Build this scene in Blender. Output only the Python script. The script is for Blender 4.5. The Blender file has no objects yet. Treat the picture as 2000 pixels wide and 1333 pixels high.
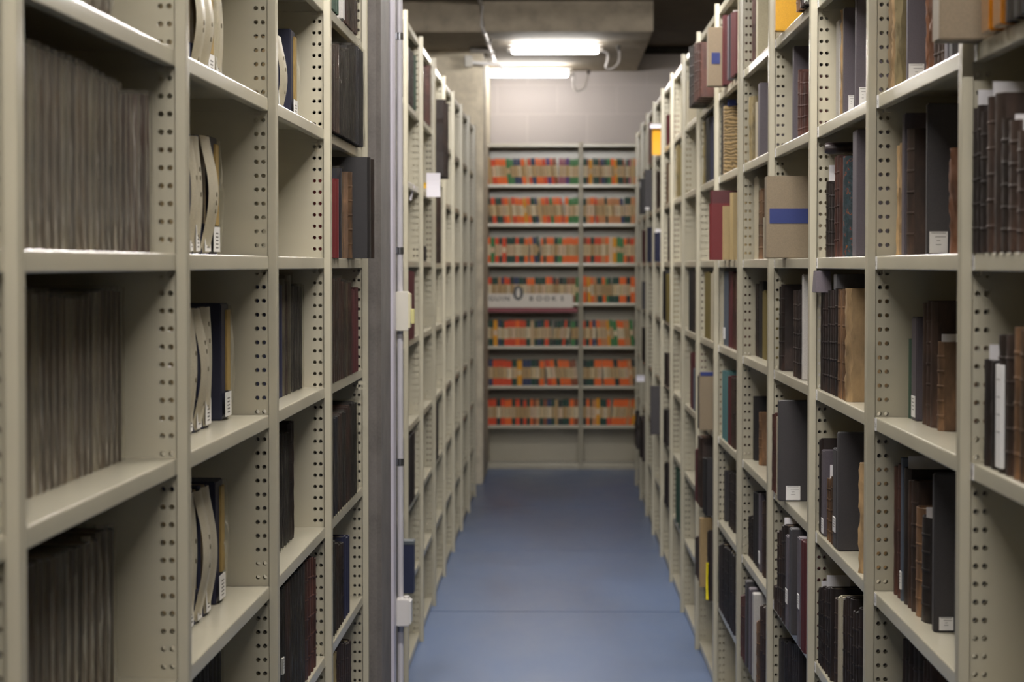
import bpy, bmesh, math, random
from mathutils import Matrix, Vector
random.seed(7)
SC = bpy.context.scene
COL = SC.collection

# ------------------------------------------------------------------ camera, world, exposure
F_PX, CX, CY = 4484.0, 1000.0, 666.5
EYE = 1.466
TH = math.atan(148.5 / F_PX)
PS = math.atan(88.0 / F_PX * math.cos(TH))
cam_d = bpy.data.cameras.new('camera')
cam_d.sensor_width = 22.3
cam_d.lens = 22.3 * F_PX / 2000.0
cam_d.clip_start = 0.05
cam_d.clip_end = 100
cam_d.dof.use_dof = True
cam_d.dof.focus_distance = 4.75
cam_d.dof.aperture_fstop = 4.6
cam = bpy.data.objects.new('camera', cam_d)
COL.objects.link(cam)
cam.location = (0, 0, EYE)
cam.rotation_euler = (math.pi / 2 - TH, 0, PS)
SC.camera = cam

world = bpy.data.worlds.new('world')
SC.world = world
world.use_nodes = True
world.node_tree.nodes['Background'].inputs[0].default_value = (0.9, 0.88, 0.8, 1)
world.node_tree.nodes['Background'].inputs[1].default_value = 0.0
SC.view_settings.view_transform = 'Standard'
SC.view_settings.look = 'None'
SC.view_settings.exposure = 0.0
SC.view_settings.gamma = 1.0
SC.view_settings.use_curve_mapping = False
LAMP_FAR, LAMP_AISLE = 56.0, 330.0      # emission of the short far tubes and of the long aisle tubes
AISLE_LAMPS = [(1.2, 0.04), (4.2, 0.03), (7.2, 0.02), (10.1, 0.0)]

_f = Vector((-math.sin(PS) * math.cos(TH), math.cos(PS) * math.cos(TH), -math.sin(TH)))
_r = Vector((math.cos(PS), math.sin(PS), 0))
_u = _r.cross(_f)


def ray(x, y):
    return _f + _r * ((x - CX) / F_PX) + _u * ((CY - y) / F_PX)


def at(x, y, Y):
    d = ray(x, y)
    return Vector((0, 0, EYE)) + d * (Y / d.y)


# ------------------------------------------------------------------ materials
def lin(h):
    v = [int(h[i:i + 2], 16) / 255 for i in (1, 3, 5)]
    return tuple(c / 12.92 if c <= .04045 else ((c + .055) / 1.055) ** 2.4 for c in v) + (1,)


MATS = {}


def mat(kind, hexc, rough=.5, name=None):
    key = (kind, hexc, rough)
    if key in MATS:
        return MATS[key]
    m = bpy.data.materials.new(name or kind)
    m.use_nodes = True
    nt = m.node_tree
    b = nt.nodes['Principled BSDF']
    b.inputs['Base Color'].default_value = lin(hexc)
    b.inputs['Roughness'].default_value = rough
    c = lin(hexc)
    N = nt.nodes.new
    Lk = nt.links.new

    def noise(scale, detail=4, sc=(1, 1, 1), rn=.6):
        tc = N('ShaderNodeTexCoord')
        mp = N('ShaderNodeMapping')
        mp.inputs['Scale'].default_value = sc
        Lk(tc.outputs['Object'], mp.inputs[0])
        n = N('ShaderNodeTexNoise')
        n.inputs['Scale'].default_value = scale
        n.inputs['Detail'].default_value = detail
        n.inputs['Roughness'].default_value = rn
        Lk(mp.outputs[0], n.inputs['Vector'])
        return n

    def ramp(src, stops):
        r = N('ShaderNodeValToRGB')
        e = r.color_ramp.elements
        while len(e) < len(stops):
            e.new(.5)
        for el, (p, col) in zip(e, stops):
            el.position = p
            el.color = col
        Lk(src, r.inputs[0])
        return r

    def mul(f):
        return tuple(min(1, x * f) for x in c[:3]) + (1,)

    def bump(src, strength, dist=.001):
        bp = N('ShaderNodeBump')
        bp.inputs['Strength'].default_value = strength
        bp.inputs['Distance'].default_value = dist
        Lk(src, bp.inputs['Height'])
        Lk(bp.outputs[0], b.inputs['Normal'])

    if kind == 'leather':
        n = noise(38, 6, (1, 1, .35))
        r = ramp(n.outputs['Fac'], [(.3, mul(.45)), (.5, mul(.95)), (.62, mul(1.35)), (.78, (min(1, c[0] * 2.4 + .05), min(1, c[1] * 2.1 + .03), min(1, c[2] * 1.8 + .02), 1))])
        Lk(r.outputs[0], b.inputs['Base Color'])
        bump(n.outputs['Fac'], .5)
    elif kind == 'cloth':
        n = noise(500, 2)
        r = ramp(n.outputs['Fac'], [(.3, mul(.86)), (.7, mul(1.1))])
        Lk(r.outputs[0], b.inputs['Base Color'])
        bump(n.outputs['Fac'], .25, .0004)
    elif kind == 'vellum':
        n = noise(28, 6, (1, 1, .5))
        r = ramp(n.outputs['Fac'], [(.25, mul(.3)), (.4, mul(.75)), (.55, mul(1.0)), (.75, mul(1.35))])
        Lk(r.outputs[0], b.inputs['Base Color'])
        bump(n.outputs['Fac'], .6)
    elif kind == 'marbled':
        n = noise(75, 4)
        r = ramp(n.outputs['Fac'], [(.3, lin('#1c2c30')), (.5, lin('#2c3c42')), (.60, lin('#7a2a1e')), (.63, lin('#a06a28')), (.655, lin('#26333e'))])
        r.color_ramp.interpolation = 'CONSTANT'
        Lk(r.outputs[0], b.inputs['Base Color'])
    elif kind == 'wavy':
        tc = N('ShaderNodeTexCoord')
        w = N('ShaderNodeTexWave')
        w.bands_direction = 'Z'
        w.inputs['Scale'].default_value = 28
        w.inputs['Distortion'].default_value = 9
        w.inputs['Detail'].default_value = 3
        w.inputs['Detail Scale'].default_value = 1.2
        Lk(tc.outputs['Object'], w.inputs['Vector'])
        r = ramp(w.outputs['Fac'], [(.15, mul(.4)), (.5, mul(.9)), (.8, mul(1.15))])
        Lk(r.outputs[0], b.inputs['Base Color'])
        bump(w.outputs['Fac'], .6, .003)
    elif kind == 'page':
        n = noise(60, 2, (1, 40, 1))
        r = ramp(n.outputs['Fac'], [(.3, mul(.7)), (.7, mul(1.05))])
        Lk(r.outputs[0], b.inputs['Base Color'])
    elif kind == 'jacket':
        n = noise(9, 3, (2, 18, .5))
        r = ramp(n.outputs['Fac'], [(.42, (.03, .03, .03, 1)), (.58, (.14, .14, .14, 1)), (.66, (.5, .5, .5, 1))])
        tr = N('ShaderNodeBsdfTransparent')
        tr.inputs[0].default_value = (.97, .97, .95, 1)
        mx = N('ShaderNodeMixShader')
        Lk(r.outputs[0], mx.inputs[0])
        Lk(tr.outputs[0], mx.inputs[1])
        Lk(b.outputs[0], mx.inputs[2])
        Lk(mx.outputs[0], nt.nodes['Material Output'].inputs[0])
        b.inputs['Specular IOR Level'].default_value = .9
        bump(n.outputs['Fac'], .5, .002)
    elif kind == 'concrete':
        n = noise(9, 7, (1, 1, 1), .65)
        n2 = noise(160, 3)
        mx = N('ShaderNodeMix')
        mx.inputs[0].default_value = .3
        Lk(n.outputs['Fac'], mx.inputs[2])
        Lk(n2.outputs['Fac'], mx.inputs[3])
        r = ramp(mx.outputs[0], [(.32, mul(.68)), (.5, mul(1.0)), (.68, mul(1.25))])
        Lk(r.outputs[0], b.inputs['Base Color'])
        bump(mx.outputs[0], .3, .004)
    elif kind == 'blocks':
        tc = N('ShaderNodeTexCoord')
        mp = N('ShaderNodeMapping')
        mp.inputs['Rotation'].default_value = (math.pi / 2, 0, 0)
        Lk(tc.outputs['Object'], mp.inputs[0])
        br = N('ShaderNodeTexBrick')
        br.inputs['Scale'].default_value = 1
        br.inputs['Brick Width'].default_value = .44
        br.inputs['Row Height'].default_value = .215
        br.inputs['Mortar Size'].default_value = .006
        br.inputs['Mortar Smooth'].default_value = .6
        br.inputs['Color1'].default_value = mul(1.0)
        br.inputs['Color2'].default_value = mul(.95)
        br.inputs['Mortar'].default_value = mul(1.1)
        Lk(mp.outputs[0], br.inputs['Vector'])
        Lk(br.outputs['Color'], b.inputs['Base Color'])
        n = noise(120, 4)
        bump(n.outputs['Fac'], .25, .002)
    elif kind == 'floorpaint':
        n = noise(1.6, 6, (1, .35, 1), .6)
        r = ramp(n.outputs['Fac'], [(.3, mul(.8)), (.5, mul(1.0)), (.7, mul(1.16))])
        n2 = noise(500, 2)
        mx = N('ShaderNodeMix')
        mx.data_type = 'RGBA'
        mx.inputs[0].default_value = .07
        Lk(r.outputs[0], mx.inputs[6])
        Lk(n2.outputs['Fac'], mx.inputs[7])
        Lk(mx.outputs[2], b.inputs['Base Color'])
        r2 = ramp(n.outputs['Fac'], [(.3, (.3, .3, .3, 1)), (.7, (.48, .48, .48, 1))])
        Lk(r2.outputs[0], b.inputs['Roughness'])
        bump(n2.outputs['Fac'], .08, .0006)
    elif kind == 'steel':
        n = noise(3, 3)
        r = ramp(n.outputs['Fac'], [(.3, mul(.95)), (.7, mul(1.04))])
        Lk(r.outputs[0], b.inputs['Base Color'])
        n2 = noise(350, 2)
        bump(n2.outputs['Fac'], .06, .0005)
    elif kind == 'glow':
        b.inputs['Emission Color'].default_value = (1, .96, .92, 1)
        b.inputs['Emission Strength'].default_value = rough
        b.inputs['Base Color'].default_value = (.8, .8, .8, 1)
    elif kind == 'metal':
        b.inputs['Metallic'].default_value = .9
    elif kind == 'gloss':
        b.inputs['Coat Weight'].default_value = .6
        n = noise(40, 3, (1, 1, .4))
        r = ramp(n.outputs['Fac'], [(.3, mul(.6)), (.7, mul(1.2))])
        Lk(r.outputs[0], b.inputs['Base Color'])
        bump(n.outputs['Fac'], .4, .002)
    MATS[key] = m
    return m


CREAM = mat('steel', '#b0aa97', .25, 'cream_steel')
PAGE = mat('page', '#b9a785', .8)
CARD = mat('plain', '#dcdad8', .6, 'white_card')
INK = mat('plain', '#55524f', .7, 'ink')


# ------------------------------------------------------------------ mesh helpers
class MB:
    def __init__(self):
        self.v, self.f, self.m = [], [], []

    def poly(self, pts, faces, mi=0):
        o = len(self.v)
        self.v += [tuple(p) for p in pts]
        for f in faces:
            self.f.append(tuple(i + o for i in f))
            self.m.append(mi)

    def box(self, a, b, mi=0):
        x0, x1 = sorted((a[0], b[0])); y0, y1 = sorted((a[1], b[1])); z0, z1 = sorted((a[2], b[2]))
        self.poly([(x0, y0, z0), (x1, y0, z0), (x1, y1, z0), (x0, y1, z0), (x0, y0, z1), (x1, y0, z1), (x1, y1, z1), (x0, y1, z1)],
                  [(0, 3, 2, 1), (4, 5, 6, 7), (0, 1, 5, 4), (1, 2, 6, 5), (2, 3, 7, 6), (3, 0, 4, 7)], mi)

    def prism(self, rings, mi=0, cap=True):
        n = len(rings[0])
        pts = [p for r in rings for p in r]
        fs = []
        for k in range(len(rings) - 1):
            for i in range(n):
                j = (i + 1) % n
                fs.append((k * n + i, k * n + j, (k + 1) * n + j, (k + 1) * n + i))
        if cap:
            fs.append(tuple(range(n - 1, -1, -1)))
            fs.append(tuple(range((len(rings) - 1) * n, len(rings) * n)))
        self.poly(pts, fs, mi)

    def tube(self, path, r, n=10, mi=0):
        rings = []
        path = [Vector(p) for p in path]
        for i, p in enumerate(path):
            d = (path[min(i + 1, len(path) - 1)] - path[max(i - 1, 0)]).normalized()
            a = d.cross(Vector((0, 0, 1)))
            if a.length < .05:
                a = d.cross(Vector((0, 1, 0)))
            a.normalize()
            c = a.cross(d).normalized()
            rr = r[i] if isinstance(r, (list, tuple)) else r
            rings.append([p + (a * math.cos(t * 2 * math.pi / n) + c * math.sin(t * 2 * math.pi / n)) * rr for t in range(n)])
        self.prism(rings, mi)

    def mesh(self, name, mats, bevel=0, smooth=False, xf=None):
        me = bpy.data.meshes.new(name)
        pts = [xf(p) for p in self.v] if xf else self.v
        me.from_pydata(pts, [], self.f)
        for m in (mats if isinstance(mats, (list, tuple)) else [mats]):
            me.materials.append(m)
        me.polygons.foreach_set('material_index', self.m)
        bm = bmesh.new()
        bm.from_mesh(me)
        bmesh.ops.recalc_face_normals(bm, faces=bm.faces)
        if bevel:
            ed = [e for e in bm.edges if len(e.link_faces) == 2 and e.calc_face_angle(0) > .9]
            bmesh.ops.bevel(bm, geom=ed, offset=bevel, segments=2, affect='EDGES', clamp_overlap=True)
        bm.to_mesh(me)
        bm.free()
        if smooth:
            me.polygons.foreach_set('use_smooth', [True] * len(me.polygons))
            try:
                me.set_sharp_from_angle(angle=.7)
            except Exception:
                pass
        return me


def link(name, me, parent=None, loc=(0, 0, 0), rz=0):
    o = bpy.data.objects.new(name, me)
    COL.objects.link(o)
    o.location = loc
    o.rotation_euler = (0, 0, rz)
    if parent is not None:
        o.parent = parent
    return o


def thing(name, label, cat, loc=(0, 0, 0), rz=0, group=None):
    o = link(name, None, None, loc, rz)
    o.empty_display_size = .05
    return tag(o, label, cat, group)


def tag(o, label, cat, group=None):
    o['label'] = label
    o['category'] = cat
    if group:
        o['group'] = group
    return o


def structure(name, mb, m, bevel=0, smooth=False):
    o = link(name, mb.mesh(name, m, bevel, smooth))
    o['kind'] = 'structure'
    return o


def box_mb(*bs):
    m = MB()
    for a, b in bs:
        m.box(a, b)
    return m


# ------------------------------------------------------------------ the room
CEIL = 3.08
JOINTS = [9.67, 11.74, 7.6, 5.5, 3.4, 13.8, 15.9]
fl = MB()
ys = sorted([-2.5] + JOINTS + [17.3])
for a, b in zip(ys[:-1], ys[1:]):
    fl.box((-2.2, a + .006, -.1), (2.4, b - .006, 0))
fl.box((-2.2, -2.5, -.11), (2.4, 17.3, -.03))
structure('floor', fl, mat('floorpaint', '#4c648b', .4, 'blue_floor_paint'))
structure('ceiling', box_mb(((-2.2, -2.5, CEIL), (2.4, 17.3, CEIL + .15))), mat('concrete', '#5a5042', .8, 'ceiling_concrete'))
structure('wall_far', box_mb(((-2.2, 17.0, 0), (2.4, 17.2, 3.02))), mat('blocks', '#aaa4a2', .7, 'painted_blocks'))
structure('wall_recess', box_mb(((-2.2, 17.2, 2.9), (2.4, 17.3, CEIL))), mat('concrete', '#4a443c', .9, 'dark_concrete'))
structure('wall_left', box_mb(((-2.2, -2.5, 0), (-2.0, 17.3, CEIL))), mat('concrete', '#b9ae98', .8, 'pale_concrete'))
structure('wall_right', box_mb(((2.2, -2.5, 0), (2.4, 17.3, CEIL))), mat('concrete', '#b9ae98', .8))
structure('wall_near', box_mb(((-2.2, -2.6, 0), (2.4, -2.4, CEIL))), mat('concrete', '#b9ae98', .8))
PIER_X = at(943, 500, 15.3).x
pier = MB()
pier.box((-2.0, 15.3, 0), (PIER_X, 17.0, 2.9))
structure('wall_pier', pier, mat('concrete', '#cfc5b0', .8), .006)
beam = MB()
beam.box((-2.0, 14.1, 2.894), (.588, 17.0, CEIL + .01))
structure('trim_1', beam, mat('concrete', '#8a8070', .8, 'beam_concrete'), .006)
# concrete column between the two left rows
colm = MB()
cx0, cy0 = -.463, 6.03
colm.prism([[(-.95, cy0, z), (cx0 - .012, cy0, z), (cx0, cy0 + .012, z), (cx0, 6.62, z), (-.95, 6.62, z)] for z in (0, CEIL)])
structure('trim_2', colm, mat('concrete', '#66615d', .8, 'column_concrete'))

# ------------------------------------------------------------------ shelving racks
LEV = [.87, .58, .30, .016, -.27, -.58, -.866, -1.15, -1.43]
HT = EYE + .882
BW = .928
DEP = .32


def XF(side):
    if side == 'L':
        return lambda p: (-p[0], p[1], p[2])
    if side == 'R':
        return lambda p: p
    return lambda p: (p[1], p[0], p[2])


def panel_mb():
    m = MB()
    t = .0012
    z0, z1 = 0.01, HT - .006
    n = int((z1 - z0) / .025)
    zs = z0 + .004
    # columns of holes; cells between d=.0185 and d=.0435 at the front, and the same at the back
    def plate(d0, d1, za, zb):
        m.box((d0, -t / 2, za), (d1, t / 2, zb))
    plate(.0172, .018, z0, z1)
    plate(.043, DEP - .002, z0, z1)
    plate(.018, .043, z0, zs)
    plate(.018, .043, zs + n * .025, z1)
    K = 12
    for i in range(n):
        za = zs + i * .025
        for c in range(2):
            da = .018 + c * .0125
            cc = (da + .00625, za + .0125)
            R = .0040
            mids = [(da + .0125, cc[1]), (cc[0], za + .025), (da, cc[1]), (cc[0], za)]
            cor = [(da + .0125, za + .025), (da, za + .025), (da, za), (da + .0125, za)]
            circ = [(cc[0] + R * math.cos(2 * math.pi * k / K), cc[1] + R * math.sin(2 * math.pi * k / K)) for k in range(K)]
            for s in (-t / 2, t / 2):
                pts = [(p[0], s, p[1]) for p in mids + cor + circ]
                fs = []
                for q in range(4):
                    cs = [8 + (q * 3 + j) % K for j in range(4)]
                    fs.append((q, 4 + q, (q + 1) % 4) + tuple(reversed(cs)))
                m.poly(pts, fs)
            pts = [(p[0], s, p[1]) for s in (-t / 2, t / 2) for p in circ]
            m.poly(pts, [(k, (k + 1) % K, K + (k + 1) % K, K + k) for k in range(K)])
    return m


def mesh_no_fix(mb, name, mt, xf):
    me = bpy.data.meshes.new(name)
    me.from_pydata([xf(p) for p in mb.v], [], mb.f)
    me.materials.append(mt)
    return me


def post_mb(sgn):
    m = MB()
    a, b = BW / 2 - .0150, BW / 2 - .0012
    r = .003
    prof = [(.015, a), (r, a), (r * .3, a + r * .3), (0, a + r), (0, b - r), (r * .3, b - r * .3), (r, b), (.015, b)]
    m.prism([[(d, s * sgn, z) for d, s in prof] for z in (0, HT)])
    return m


def shelf_mb():
    m = MB()
    w = BW / 2 - .0085
    m.box((.0165, -w, -.0016), (DEP - .004, w, 0))
    w2 = w - .001
    prof = [(.0165, 0), (.0155, -.001), (.0152, -.003), (.0152, -.0225), (.0165, -.024), (.030, -.024), (.030, -.0228), (.0166, -.0225), (.0166, -.0015)]
    m.prism([[(d, s, z) for d, z in prof] for s in (-w2, w2)])
    m.box((DEP - .0052, -w2, -.024), (DEP - .004, w2, -.0016))
    for s in (-1, 1):           # clips and end folds
        m.box((.024, s * (w2 - .0012), -.0235), (DEP - .01, s * w2, -.0016))
        m.box((.028, s * (w - .007), -.030), (.040, s * (w + .0004), -.024))
    return m


PANEL = panel_mb()
RACK_MESH = {}
for side in 'LRB':
    xf = XF(side)
    d = {}
    d['panel'] = mesh_no_fix(PANEL, 'side_panel', CREAM, xf)
    d['post+'] = post_mb(1).mesh('front_post', CREAM, smooth=True, xf=xf)
    d['post-'] = post_mb(-1).mesh('front_post', CREAM, smooth=True, xf=xf)
    d['shelf'] = shelf_mb().mesh('shelf', CREAM, smooth=True, xf=xf)
    bk = MB(); bk.box((DEP - .002, -BW / 2 + .009, .03), (DEP, BW / 2 - .009, HT - .01))
    d['back'] = bk.mesh('back_panel', CREAM, xf=xf)
    kp = MB(); kp.box((.018, -BW / 2 + .012, 0), (.0195, BW / 2 - .012, .010))
    d['kick'] = kp.mesh('kick_plate', CREAM, xf=xf)
    tg = MB(); tg.box((.0144, 0, -.0235), (.0152, .022, -.001))
    for i, (y0, zz) in enumerate([(.004, -.010), (.009, -.013), (.0135, -.010), (.004, -.0155), (.0125, -.016)]):
        tg.box((.0142, y0, zz), (.0145, y0 + .0035, zz + .0008), 1)
        tg.box((.0142, y0 + (i % 2) * .002, zz - .003), (.0145, y0 + .0008 + (i % 2) * .002, zz), 1)
    d['tag'] = tg.mesh('label_tag', [CARD, INK], xf=xf)
    RACK_MESH[side] = d

ORD = ['first', 'second', 'third', 'fourth', 'fifth', 'sixth', 'seventh', 'eighth', 'ninth', 'tenth', 'eleventh', 'twelfth', 'thirteenth', 'fourteenth', 'fifteenth',
       'sixteenth', 'seventeenth', 'eighteenth', 'nineteenth', 'twentieth', 'twenty-first', 'twenty-second', 'twenty-third', 'twenty-fourth', 'twenty-fifth',
       'twenty-sixth', 'twenty-seventh', 'twenty-eighth', 'twenty-ninth', 'thirtieth', 'thirty-first', 'thirty-second', 'thirty-third', 'thirty-fourth', 'thirty-fifth']


def rack(side, loc, rz, label, group, levels=LEV, tags=()):
    d = RACK_MESH[side]
    r = thing('shelving_rack', label, 'shelving', loc, rz, group)
    up = 1 if side != 'B' else 0
    for s, k in ((1, 'post+'), (-1, 'post-')):
        link('front_post', d[k], r)
        off = s * (BW / 2 - .0075)
        link('side_panel', d['panel'], r, (0, off, 0) if up else (off, 0, 0))
    for i, h in enumerate(levels):
        sh = link('shelf', d['shelf'], r, (0, 0, EYE + h))
        if i in tags:
            e = (BW / 2 - .032 - .006 * ((i * 7) % 3))
            link('label_tag', d['tag'], sh, (0, e, 0) if up else (e, 0, 0))
    link('back_panel', d['back'], r)
    link('kick_plate', d['kick'], r)
    return r


# nodes of each row: (Y, X of the front faces) where two racks meet
ND_LN = [(.42, -.565), (1.35, -.549), (2.28, -.533), (3.204, -.5155), (4.132, -.5035), (5.06, -.4975), (5.99, -.4925)]
ND_LF = [(7.04, -.516)] + [(7.97 + .929 * k, x) for k, x in enumerate([-.517, -.518, -.519, -.5215, -.5205, -.517, -.5125, -.511])]
ND_R = [(.383, .566), (1.311, .561), (2.239, .556), (3.167, .552), (4.095, .549), (5.023, .549), (5.951, .545), (6.879, .539), (7.807, .532),
        (8.735, .527), (9.663, .521), (10.591, .520), (11.519, .518), (12.447, .515), (13.375, .515), (14.303, .515), (15.231, .518)]
BAYS = {}


def build_row(nodes, side, first, names, pre, tagsf=None, special=None):
    for k in range(len(nodes) - 1):
        (ya, xa), (yb, xb) = nodes[k], nodes[k + 1]
        rz = -math.atan2(xb - xa, yb - ya)
        key = f'{pre}{k + first}'
        lv = (special or {}).get(key, LEV)
        lab = names(k)
        rack(side, ((xa + xb) / 2, (ya + yb) / 2, 0), rz, lab, None, lv, tagsf(k) if tagsf else ())
        BAYS[key] = dict(side=side, ya=ya, xa=xa, yb=yb, xb=xb, rz=rz, lev=lv)


PLACE = {}


def nm_ln(k):
    w = ['rack beside the camera on the left', 'rack cut off by the left frame edge', 'nearest left rack, clear-wrapped thin volumes on it',
         'second left rack, navy sleeved folders on it', 'third left rack, empty eye-level top compartment', 'last left rack before the concrete column'][k]
    return 'cream perforated steel shelving, ' + w


def nm_lf(k):
    return ('cream steel shelving hidden behind the concrete column' if k == 0 else
            f'cream steel shelving, {ORD[k - 1]} rack beyond the concrete column on the left')


def nm_r(k):
    return ('cream steel shelving behind the camera on the right' if k == 0 else
            'cream steel shelving beside the camera on the right' if k == 1 else
            f'cream steel shelving, {ORD[k - 2]} rack from the camera on the right')


build_row(ND_LN, 'L', -1, nm_ln, 'B')
build_row(ND_LF, 'L', 0, nm_lf, 'F', special={'F3': [.87, .385, .008, -.27, -.58, -.866, -1.15, -1.43]})
build_row(ND_R, 'R', -2, nm_r, 'R', tagsf=lambda k: (1, 2, 3, 4, 5, 6) if 1 < k < 8 else ())
BACK_Y = 16.45
MX = at(1134.5, 600, BACK_Y).x
rack('B', (MX - BW / 2, BACK_Y, 0), 0, 'cream shelving across the aisle end, left bay full of striped paperbacks', None)
rack('B', (MX + BW / 2, BACK_Y, 0), 0, 'cream shelving across the aisle end, right bay full of striped paperbacks', None)

WHERE = {}
for k in range(1, 5):
    WHERE[f'B{k}'] = f'{ORD[k - 1]} left rack'
for k in range(1, 9):
    WHERE[f'F{k}'] = f'{ORD[k - 1]} rack past column'
for k in range(0, 14):
    WHERE[f'R{k}'] = f'{ORD[k]} right rack'
LEVNAME = {1: 'second shelf above eye level', 2: 'shelf above eye level', 3: 'eye-level shelf', 4: 'shelf below eye level',
           5: 'second shelf below eye level', 6: 'third shelf below eye level', 7: 'fourth shelf below eye level', 8: 'bottom shelf'}


# ------------------------------------------------------------------ books
def book_meshes(kind, th, h, dep, mt, rnd):
    """cover + page block; local frame: x into the rack (before mirroring), y along the row, z up; spine at x=0"""
    cov = MB()
    bt = min(.003, th * .18)
    if kind in ('leather', 'vellum', 'cloth', 'marbled', 'wrap'):
        rr = min(.008, th * (.28 if kind != 'cloth' else .12))
        jit = {'vellum': .0028, 'leather': .0006}.get(kind, 0)
        nz = 16 if jit else 2
        ny = 8
        bands = []
        if kind == 'leather' and h > .1 and rnd.random() < .8:
            bands = [h * (j + 1) / 6 for j in range(5)]
        zlist = [h * i / (nz - 1) for i in range(nz)]
        outer = [(rr * (1 - math.sin(math.pi * i / ny)) , -th / 2 + th * i / ny) for i in range(ny + 1)]
        inner = [(x + bt, y * (1 - 2 * bt / th)) for x, y in outer]
        rings = []
        for z in zlist:
            e = [(rnd.uniform(-jit, jit), rnd.uniform(-jit, jit)) for _ in outer] if jit else [(0, 0)] * len(outer)
            ring = [(dep, -th / 2, z)] + [(x + a, y * .98 + b * .5, z) for (x, y), (a, b) in zip(outer, e)] + [(dep, th / 2, z)]
            ring += [(dep, th / 2 - bt, z)] + [(x, y, z) for x, y in reversed(inner)] + [(dep, -th / 2 + bt, z)]
            rings.append(ring)
        cov.prism(rings)
        for zb in bands:
            hw = .0026
            ring = [[(x - .0009 * k, y, zz) for (x, y) in outer] + [(x + .002, y * .9) + (zz,) for x, y in reversed(outer)] for zz, k in ((zb - hw, 0), (zb - hw * .4, 1), (zb + hw * .4, 1), (zb + hw, 0))]
            cov.prism(ring)
        pg = MB()
        pg.box((rr + bt, -th / 2 + bt, .003), (dep - .004, th / 2 - bt, h - .004))
        return cov, pg
    # boxes / board portfolios
    cov.box((0, -th / 2, 0), (dep, th / 2, h))
    return cov, None


STY = {
    'dk': ('leather', '#281c18', 'dark brown leather book', 'book'),
    'br': ('leather', '#3b2920', 'brown leather book', 'book'),
    'rb': ('leather', '#522e25', 'red-brown leather book', 'book'),
    'tn': ('leather', '#72543a', 'tan leather book', 'book'),
    'or': ('vellum', '#75492b', 'flaking orange-brown book', 'book'),
    'vl': ('vellum', '#ad9a6a', 'worn vellum-bound book', 'book'),
    'tt': ('vellum', '#b3946a', 'tattered tan book', 'book'),
    'cr': ('cloth', '#d0c5ab', 'cream paper-covered volume', 'book'),
    'pk': ('cloth', '#b3897c', 'pinkish tall volume', 'book'),
    'gy': ('board', '#625a62', 'grey board portfolio', 'portfolio'),
    'dg': ('board', '#403c3f', 'dark grey board portfolio', 'portfolio'),
    'bb': ('board', '#94836a', 'beige archive box', 'box'),
    'bw': ('board', '#c4b99a', 'pale beige slipcase', 'box'),
    'tb': ('board', '#b09467', 'narrow tan card box', 'box'),
    'tc': ('cloth', '#c9b07c', 'pale tan cloth book', 'book'),
    'ye': ('board', '#e6aa08', 'yellow card folder', 'folder'),
    'gl': ('gloss', '#b8700f', 'amber glossy-wrapped volume', 'book'),
    'mr': ('cloth', '#5f2429', 'maroon cloth book', 'book'),
    'rd': ('cloth', '#7d1c22', 'red cloth book', 'book'),
    'nv': ('cloth', '#23284c', 'navy cloth book', 'book'),
    'tl': ('cloth', '#57878a', 'teal cloth book', 'book'),
    'gn': ('cloth', '#33503f', 'dark green cloth book', 'book'),
    'ol': ('cloth', '#80703a', 'olive cloth book', 'book'),
    'bl': ('cloth', '#211d20', 'black cloth book', 'book'),
    'wg': ('board', '#cfcac4', 'thin white-grey folder', 'folder'),
    'bs': ('cloth', '#5f6877', 'slate-blue cloth book', 'book'),
    'mb': ('marbled', '#34484f', 'blue marbled book', 'book'),
    'wv': ('wavy', '#b09464', 'block of wavy tan pages', 'papers'),
    'wr': ('wrap', '#544536', 'clear-wrapped grey-brown volume', 'book'),
    'wb': ('wrap', '#412822', 'clear-wrapped red-brown volume', 'book'),
    'wd': ('wrap', '#1d191a', 'clear-wrapped black volume', 'book'),
    'wn': ('wrap', '#23263a', 'clear-wrapped navy volume', 'book'),
    'wg2': ('wrap', '#746b5a', 'clear-wrapped pale volume', 'book'),
    'sn': ('sleeve', '#20223f', 'navy folder in curled clear sleeve', 'folder'),
    'sc': ('strip', '#c2b89b', 'curled cream plastic-sleeved volume', 'folder'),
}
JACKET = mat('jacket', '#cfc9bd', .12)
JACKET_THIN = mat('jacket', '#5c5854', .1)
FOLD_GLINT = mat('plain', '#70685a', .25, 'fold_glint')
SLEEVE = mat('jacket', '#d8d2bf', .22)


def front_at(bay, set_, px, py):
    sg = -1 if bay['side'] == 'L' else 1
    d = ray(px, py)
    Y = (bay['ya'] + bay['yb']) / 2
    for _ in range(30):
        t = (Y - bay['ya']) / (bay['yb'] - bay['ya'])
        X = bay['xa'] + t * (bay['xb'] - bay['xa']) + sg * set_
        Y = X * d.y / d.x
    return Y


BOOKS = []
sh_dbg = True


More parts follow.
